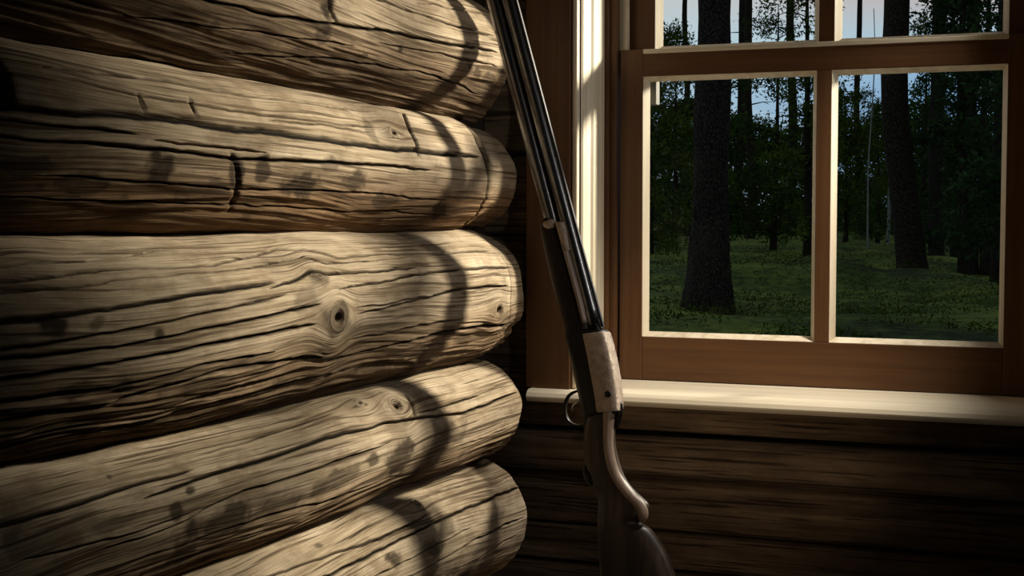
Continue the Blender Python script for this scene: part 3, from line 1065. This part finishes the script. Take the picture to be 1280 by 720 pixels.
def trunk_mesh(h, r0, r1, flare, lean=(0, 0), seed=0, seg=22, rows=46, rough=.10):
    z = np.concatenate([np.linspace(-.3, 1.5, 18), np.linspace(1.6, h, rows)])
    a = np.linspace(0, 2 * np.pi, seg, endpoint=False)
    Zg, Ag = np.meshgrid(z, a, indexing='ij')
    f = np.clip(Zg / h, 0, 1)
    r = r0 + (r1 - r0) * f + flare * np.exp(-np.clip(Zg, 0, None) / .35) * (1 + .35 * np.sin(Ag * 4 + seed))
    r = r * (1 + rough * (fbm(Ag * 3.2, Zg * 2.5, seed, 3) - .5) * 2)
    wob = (vnoise(z * .25, z * 0, seed + 3) - .5) * .12 * np.clip(z, 0, 3)
    V = np.stack([r * np.cos(Ag) + (lean[0] * Zg) + wob[:, None], r * np.sin(Ag) + lean[1] * Zg, Zg], -1).reshape(-1, 3)
    n, m = Zg.shape
    i = np.arange(n - 1)[:, None]; j = np.arange(m)[None, :]; j2 = (j + 1) % m
    Q = np.stack([i * m + j, i * m + j2, (i + 1) * m + j2, (i + 1) * m + j], -1).reshape(-1, 4)
    return npmesh('trunk', V, Q)


def pine(px, ybase, wpx, label, h=20, flare=.0, toppx=None, mat=M_BARK, crown=True, name='pine_tree', cat='tree', group='pine trunks beyond the window', seed=1, dist=None, rough=.1, n=500):
    d = dist or (-GZ0) * FPX / (ybase - 265)
    dv = dirpx(px)
    x, y = CAM.x + dv.x * d, CAM.y + dv.y * d
    z = gh(x, y)
    root = empty(name, (x, y, z))
    tag(root, label, cat, group)
    r0 = wpx / 2 / FPX * d
    lean = (0, 0)
    if toppx is not None:          # horizontal drift per metre of height along the image's right axis
        hm = (ybase - 0) / FPX * d
        k = (toppx - px) / FPX * d / hm
        lean = (Rt.x * k, Rt.y * k)
    link('trunk', trunk_mesh(h, r0, r0 * .35, flare, lean, seed, rough=rough), mat, root)
    # branch stubs and dead twigs low on the trunk
    rr = random.Random(seed)
    V, F = [], []
    for k in range(7 if crown else 0):
        zb_ = rr.uniform(2.2, h * .55); a = rr.uniform(0, 6.28); L_ = rr.uniform(.3, 1.4)
        p0 = Vector((lean[0] * zb_, lean[1] * zb_, zb_)); dr_ = Vector((math.cos(a), math.sin(a), rr.uniform(-.15, .25)))
        v, f = tube([p0, p0 + dr_ * L_ * .5, p0 + dr_ * L_ + Vector((0, 0, -.08))], [.025, .016, .006], 6)
        link('dead_branch', pmesh('dead_branch', v, f), mat, root)
    if crown:
        u = RNG.random(n); a = RNG.random(n) * 6.28
        zc = h * (.58 + .45 * u); rc = (1.05 - u * .8) * h * .11 * np.sqrt(RNG.random(n))
        P = np.stack([lean[0] * zc + rc * np.cos(a), lean[1] * zc + rc * np.sin(a), zc], -1)
        leaves('crown', P, .32, M_NEEDLE, root)
    return root


pine(886, 392, 47, 'thick rough-barked pine trunk nearest the window, in the left pane', 19, .10, 882, seed=3, rough=.16)
pine(1141, 350, 36, 'broad leaning pine trunk in the right pane', 21, .05, 1115, seed=5, mat=M_BARK2)
pine(855, 291, 9, 'slim dark pine trunk just left of the thickest pine', 24, seed=7)
pine(923, 296, 11, 'dark straight trunk just right of the thickest pine', 24, seed=8)
pine(938, 304, 12, 'brownish slender trunk, second to the right of the thickest pine', 23, seed=9, mat=M_BARK2)
pine(990, 303, 12, 'dark trunk close to the left of the centre muntin', 23, seed=10)
pine(1069, 292, 9, 'slim dark trunk just right of the centre muntin', 24, seed=11)
pine(1170, 322, 20, 'dark trunk just right of the broad leaning pine', 22, seed=12)
pine(1215, 338, 17, 'dark trunk in the shade near the right edge of the window', 21, seed=13)
pine(1247, 345, 20, 'rightmost dark trunk beside the right window frame', 21, seed=14)
pine(1084, 292, 2.6, 'thin pale sapling stem in the right pane', 7, seed=15, mat=M_PALE, crown=False, name='birch_sapling', group='pale saplings beyond the window', rough=.03, dist=42)
pine(1109, 300, 4.5, 'pale grey stem touching the left side of the broad leaning pine', 9, seed=16, mat=M_PALE, crown=False, name='birch_sapling', group='pale saplings beyond the window', rough=.03, dist=44)
def bushy(px, d, h, wid, n, label, mat, group, name='leafy_tree', zlow=.05, leaf=.10, seed=1, dens=1.0):
    dv = dirpx(px)
    x, y = CAM.x + dv.x * d, CAM.y + dv.y * d
    z = gh(x, y)
    root = empty(name, (x, y, z)); tag(root, label, 'tree', group)
    rg = np.random.default_rng(seed)
    link('trunk', trunk_mesh(h * .92, .05 + h * .006, .012, .02, (0, 0), seed, 10, 14, .05), M_BARK2, root)
    nb = 26 + int(h * 5)
    zb_ = h * (zlow + (1 - zlow) * rg.random(nb) ** 1.15)
    f = (zb_ / h - zlow) / (1 - zlow)
    L_ = wid * (.35 + .75 * np.sqrt(np.clip(1 - f ** 1.6, 0, 1))) * (.55 + .6 * rg.random(nb))
    a = rg.random(nb) * 6.283
    V, F = [], []
    k = rg.integers(0, nb, n)
    t = rg.random(n) ** .6
    up = rg.normal(size=nb) * .18 + .1
    P = np.stack([np.cos(a[k]) * L_[k] * t, np.sin(a[k]) * L_[k] * t, zb_[k] + L_[k] * t * up[k]], -1)
    P += rg.normal(size=P.shape) * (.07 + .10 * wid * .5)
    for q in range(nb):
        p0 = Vector((0, 0, zb_[q])); p1 = Vector((math.cos(a[q]) * L_[q] * .8, math.sin(a[q]) * L_[q] * .8, zb_[q] + L_[q] * .8 * up[q]))
        v, fc = tube([p0, p1], [.018, .005], 5); b_ = len(V); V += v; F += [tuple(b_ + i for i in qq) for qq in fc]
    link('branch', pmesh('branch', V, F), M_BARK2, root)['kind'] = 'stuff'
    leaves('foliage', P, leaf, mat, root)
    return root


U = [(812, 30, 4.6, 1.0, 'leafy young tree at the far left of the left pane', M_LEAF2),
     (842, 44, 6.6, 1.3, 'leafy tree behind the slim trunk at the left', M_LEAF),
     (908, 40, 5.6, 1.0, 'leafy tree showing just right of the thickest pine', M_LEAF),
     (966, 40, 7.4, 1.3, 'full leafy tree filling the gap between the trunks in the left pane', M_LEAF),
     (1008, 33, 9.0, .9, 'tall dark green tree right against the centre muntin', M_LEAF2),
     (1056, 46, 5.4, 1.1, 'leafy tree at the left edge of the right pane', M_LEAF2),
     (1096, 52, 5.0, 1.0, 'low leafy tree between the sapling and the leaning pine', M_LEAF),
     (1152, 42, 6.5, 1.2, 'leafy tree half hidden by the broad leaning pine', M_LEAF),
     (1192, 36, 7.5, 1.2, 'dark leafy tree in the right half of the right pane', M_NEEDLE),
     (1232, 27, 8.0, 1.3, 'dark tree filling the far right of the window', M_NEEDLE),
     (1204, 23, 6.5, .9, 'dark needled tree just left of the shaded trunk near the right edge', M_NEEDLE),
     (1262, 19, 6.5, 1.0, 'dark needled tree nearest the right window frame', M_NEEDLE)]
for i, (px, d, h, w, lab, m) in enumerate(U):
    bushy(px, d, h, w, 8000, lab, m, 'leafy trees among the pines', leaf=.055, seed=100 + i)
for i, px in enumerate(list(range(700, 1420, 30)) + list(range(60, 690, 42))):
    d = 62 + (i * 37 % 23)
    bushy(px + (i * 13 % 11), d, 4.9 + (i * 29 % 10) * .22, 2.0, 4200, 'dark leafy tree in the thicket at the back of the forest', (M_LEAF, M_LEAF2, M_NEEDLE)[i % 3], 'thicket at the back of the forest', leaf=.15, seed=200 + i)

# undergrowth
n = 150000
aa = RNG.uniform(R_(-34), R_(8), n); ds = 5 + 60 * RNG.random(n) ** 1.5
px_ = CAM.x + np.sin(aa) * ds; py_ = CAM.y + np.cos(aa) * ds
keep = py_ > 1.2
px_, py_, ds = px_[keep], py_[keep], ds[keep]
clump = fbm(px_ * .8, py_ * .8, 90, 2)
k2 = clump > .44
px_, py_, ds, clump = px_[k2], py_[k2], ds[k2], clump[k2]
P = np.stack([px_, py_, gheight(px_, py_) + RNG.random(len(px_)) * .12 * (clump - .3) * 3], -1)
ug = leaves('undergrowth', P, .021, M_UNDER, None)
tag(ug, 'low green undergrowth covering the mossy forest floor', 'undergrowth', kind='stuff')

# ------------------------------------------------------------------ world and lights
w = bpy.data.worlds.new('dusk_sky'); SC.world = w
w.use_nodes = True
nt = w.node_tree; nt.nodes.clear()
def wn(t, **k):
    nd = nt.nodes.new(t)
    for a, v in k.items(): setattr(nd, a, v)
    return nd
tc = wn('ShaderNodeTexCoord'); sx = wn('ShaderNodeSeparateXYZ'); nt.links.new(tc.outputs['Generated'], sx.inputs[0])
rp = wn('ShaderNodeValToRGB'); nt.links.new(sx.outputs[2], rp.inputs[0])
E = rp.color_ramp.elements
for _ in range(4): E.new(.5)
for e, (p, c) in zip(E, [(0, (.06, .11, .20)), (.05, (.11, .25, .50)), (.085, (.24, .42, .66)), (.118, (.44, .56, .66)), (.150, (.62, .42, .38)), (.35, (.10, .11, .14))]):
    e.position = p; e.color = (*c, 1)
mp = wn('ShaderNodeMapping'); nt.links.new(tc.outputs['Generated'], mp.inputs[0]); mp.inputs['Scale'].default_value = (6, 6, 22)
no = wn('ShaderNodeTexNoise'); nt.links.new(mp.outputs[0], no.inputs['Vector']); no.inputs['Scale'].default_value = 1.3; no.inputs['Detail'].default_value = 5
r2 = wn('ShaderNodeValToRGB'); nt.links.new(no.outputs[0], r2.inputs[0])
r2.color_ramp.elements[0].position = .46; r2.color_ramp.elements[1].position = .62
az = wn('ShaderNodeMath', operation='MULTIPLY_ADD', use_clamp=True); nt.links.new(sx.outputs[0], az.inputs[0]); az.inputs[1].default_value = -5.5; az.inputs[2].default_value = -.35
ad = wn('ShaderNodeMath', operation='MAXIMUM'); nt.links.new(az.outputs[0], ad.inputs[0]); nt.links.new(r2.outputs[0], ad.inputs[1])
ml = wn('ShaderNodeMath', operation='MULTIPLY'); nt.links.new(ad.outputs[0], ml.inputs[0]); ml.inputs[1].default_value = .55
mxw = wn('ShaderNodeMix', data_type='RGBA'); nt.links.new(ml.outputs[0], mxw.inputs[0]); nt.links.new(rp.outputs[0], mxw.inputs[6]); mxw.inputs[7].default_value = (.62, .74, .80, 1)
bg = wn('ShaderNodeBackground'); nt.links.new(mxw.outputs[2], bg.inputs[0]); bg.inputs[1].default_value = 1.0
ow = wn('ShaderNodeOutputWorld'); nt.links.new(bg.outputs[0], ow.inputs[0])


def spot(name, loc, target, power, angle, blend, radius, color):
    l = bpy.data.lights.new(name, 'SPOT'); l.energy = power; l.spot_size = R_(angle); l.spot_blend = blend; l.shadow_soft_size = radius; l.color = color
    o = bpy.data.objects.new(name, l); COL.objects.link(o); o.location = loc
    o.rotation_euler = (Vector(target) - Vector(loc)).to_track_quat('-Z', 'Y').to_euler()
    return o


spot('window_daylight', (1.90, 1.90, 1.25), (.0, -.60, -.06), 1800, 25.5, 1.0, .18, (1, .88, .72))
spot('sill_fill', (1.15, -.20, 1.0), (.42, .03, -.44), 130, 37, 1.0, .06, (1, .93, .80))  # unseen spot added to brighten the sill and the gun's right side
spot('low_warm_fill', (1.35, -1.9, -.46), (.40, .1, -.42), 27, 20, 1.0, .08, (1, .76, .50))  # added low light without a visible source, for the lower frame and planks
l = bpy.data.lights.new('barrel_highlight', 'AREA'); l.shape = 'RECTANGLE'; l.size = .06; l.size_y = .8; l.energy = 1.0; l.color = (1, .95, .88); l.spread = R_(70)  # unseen strip light put in for the highlight lines along the barrels
o = bpy.data.objects.new('barrel_highlight', l); COL.objects.link(o); o.location = (1.75, -.70, .45)
o.rotation_euler = (Vector((.1, -.2, .25)) - Vector(o.location)).to_track_quat('-Z', 'Y').to_euler()
l = bpy.data.lights.new('forest_daylight', 'SUN'); l.energy = .16; l.angle = R_(40); l.color = (.95, 1, .8)
o = bpy.data.objects.new('forest_daylight', l); COL.objects.link(o); o.rotation_euler = (R_(38), R_(12), 0); o.location = (0, 20, 20)

SC.view_settings.view_transform = 'Standard'
SC.view_settings.look = 'None'
SC.view_settings.exposure = 0
SC.view_settings.gamma = 1.0
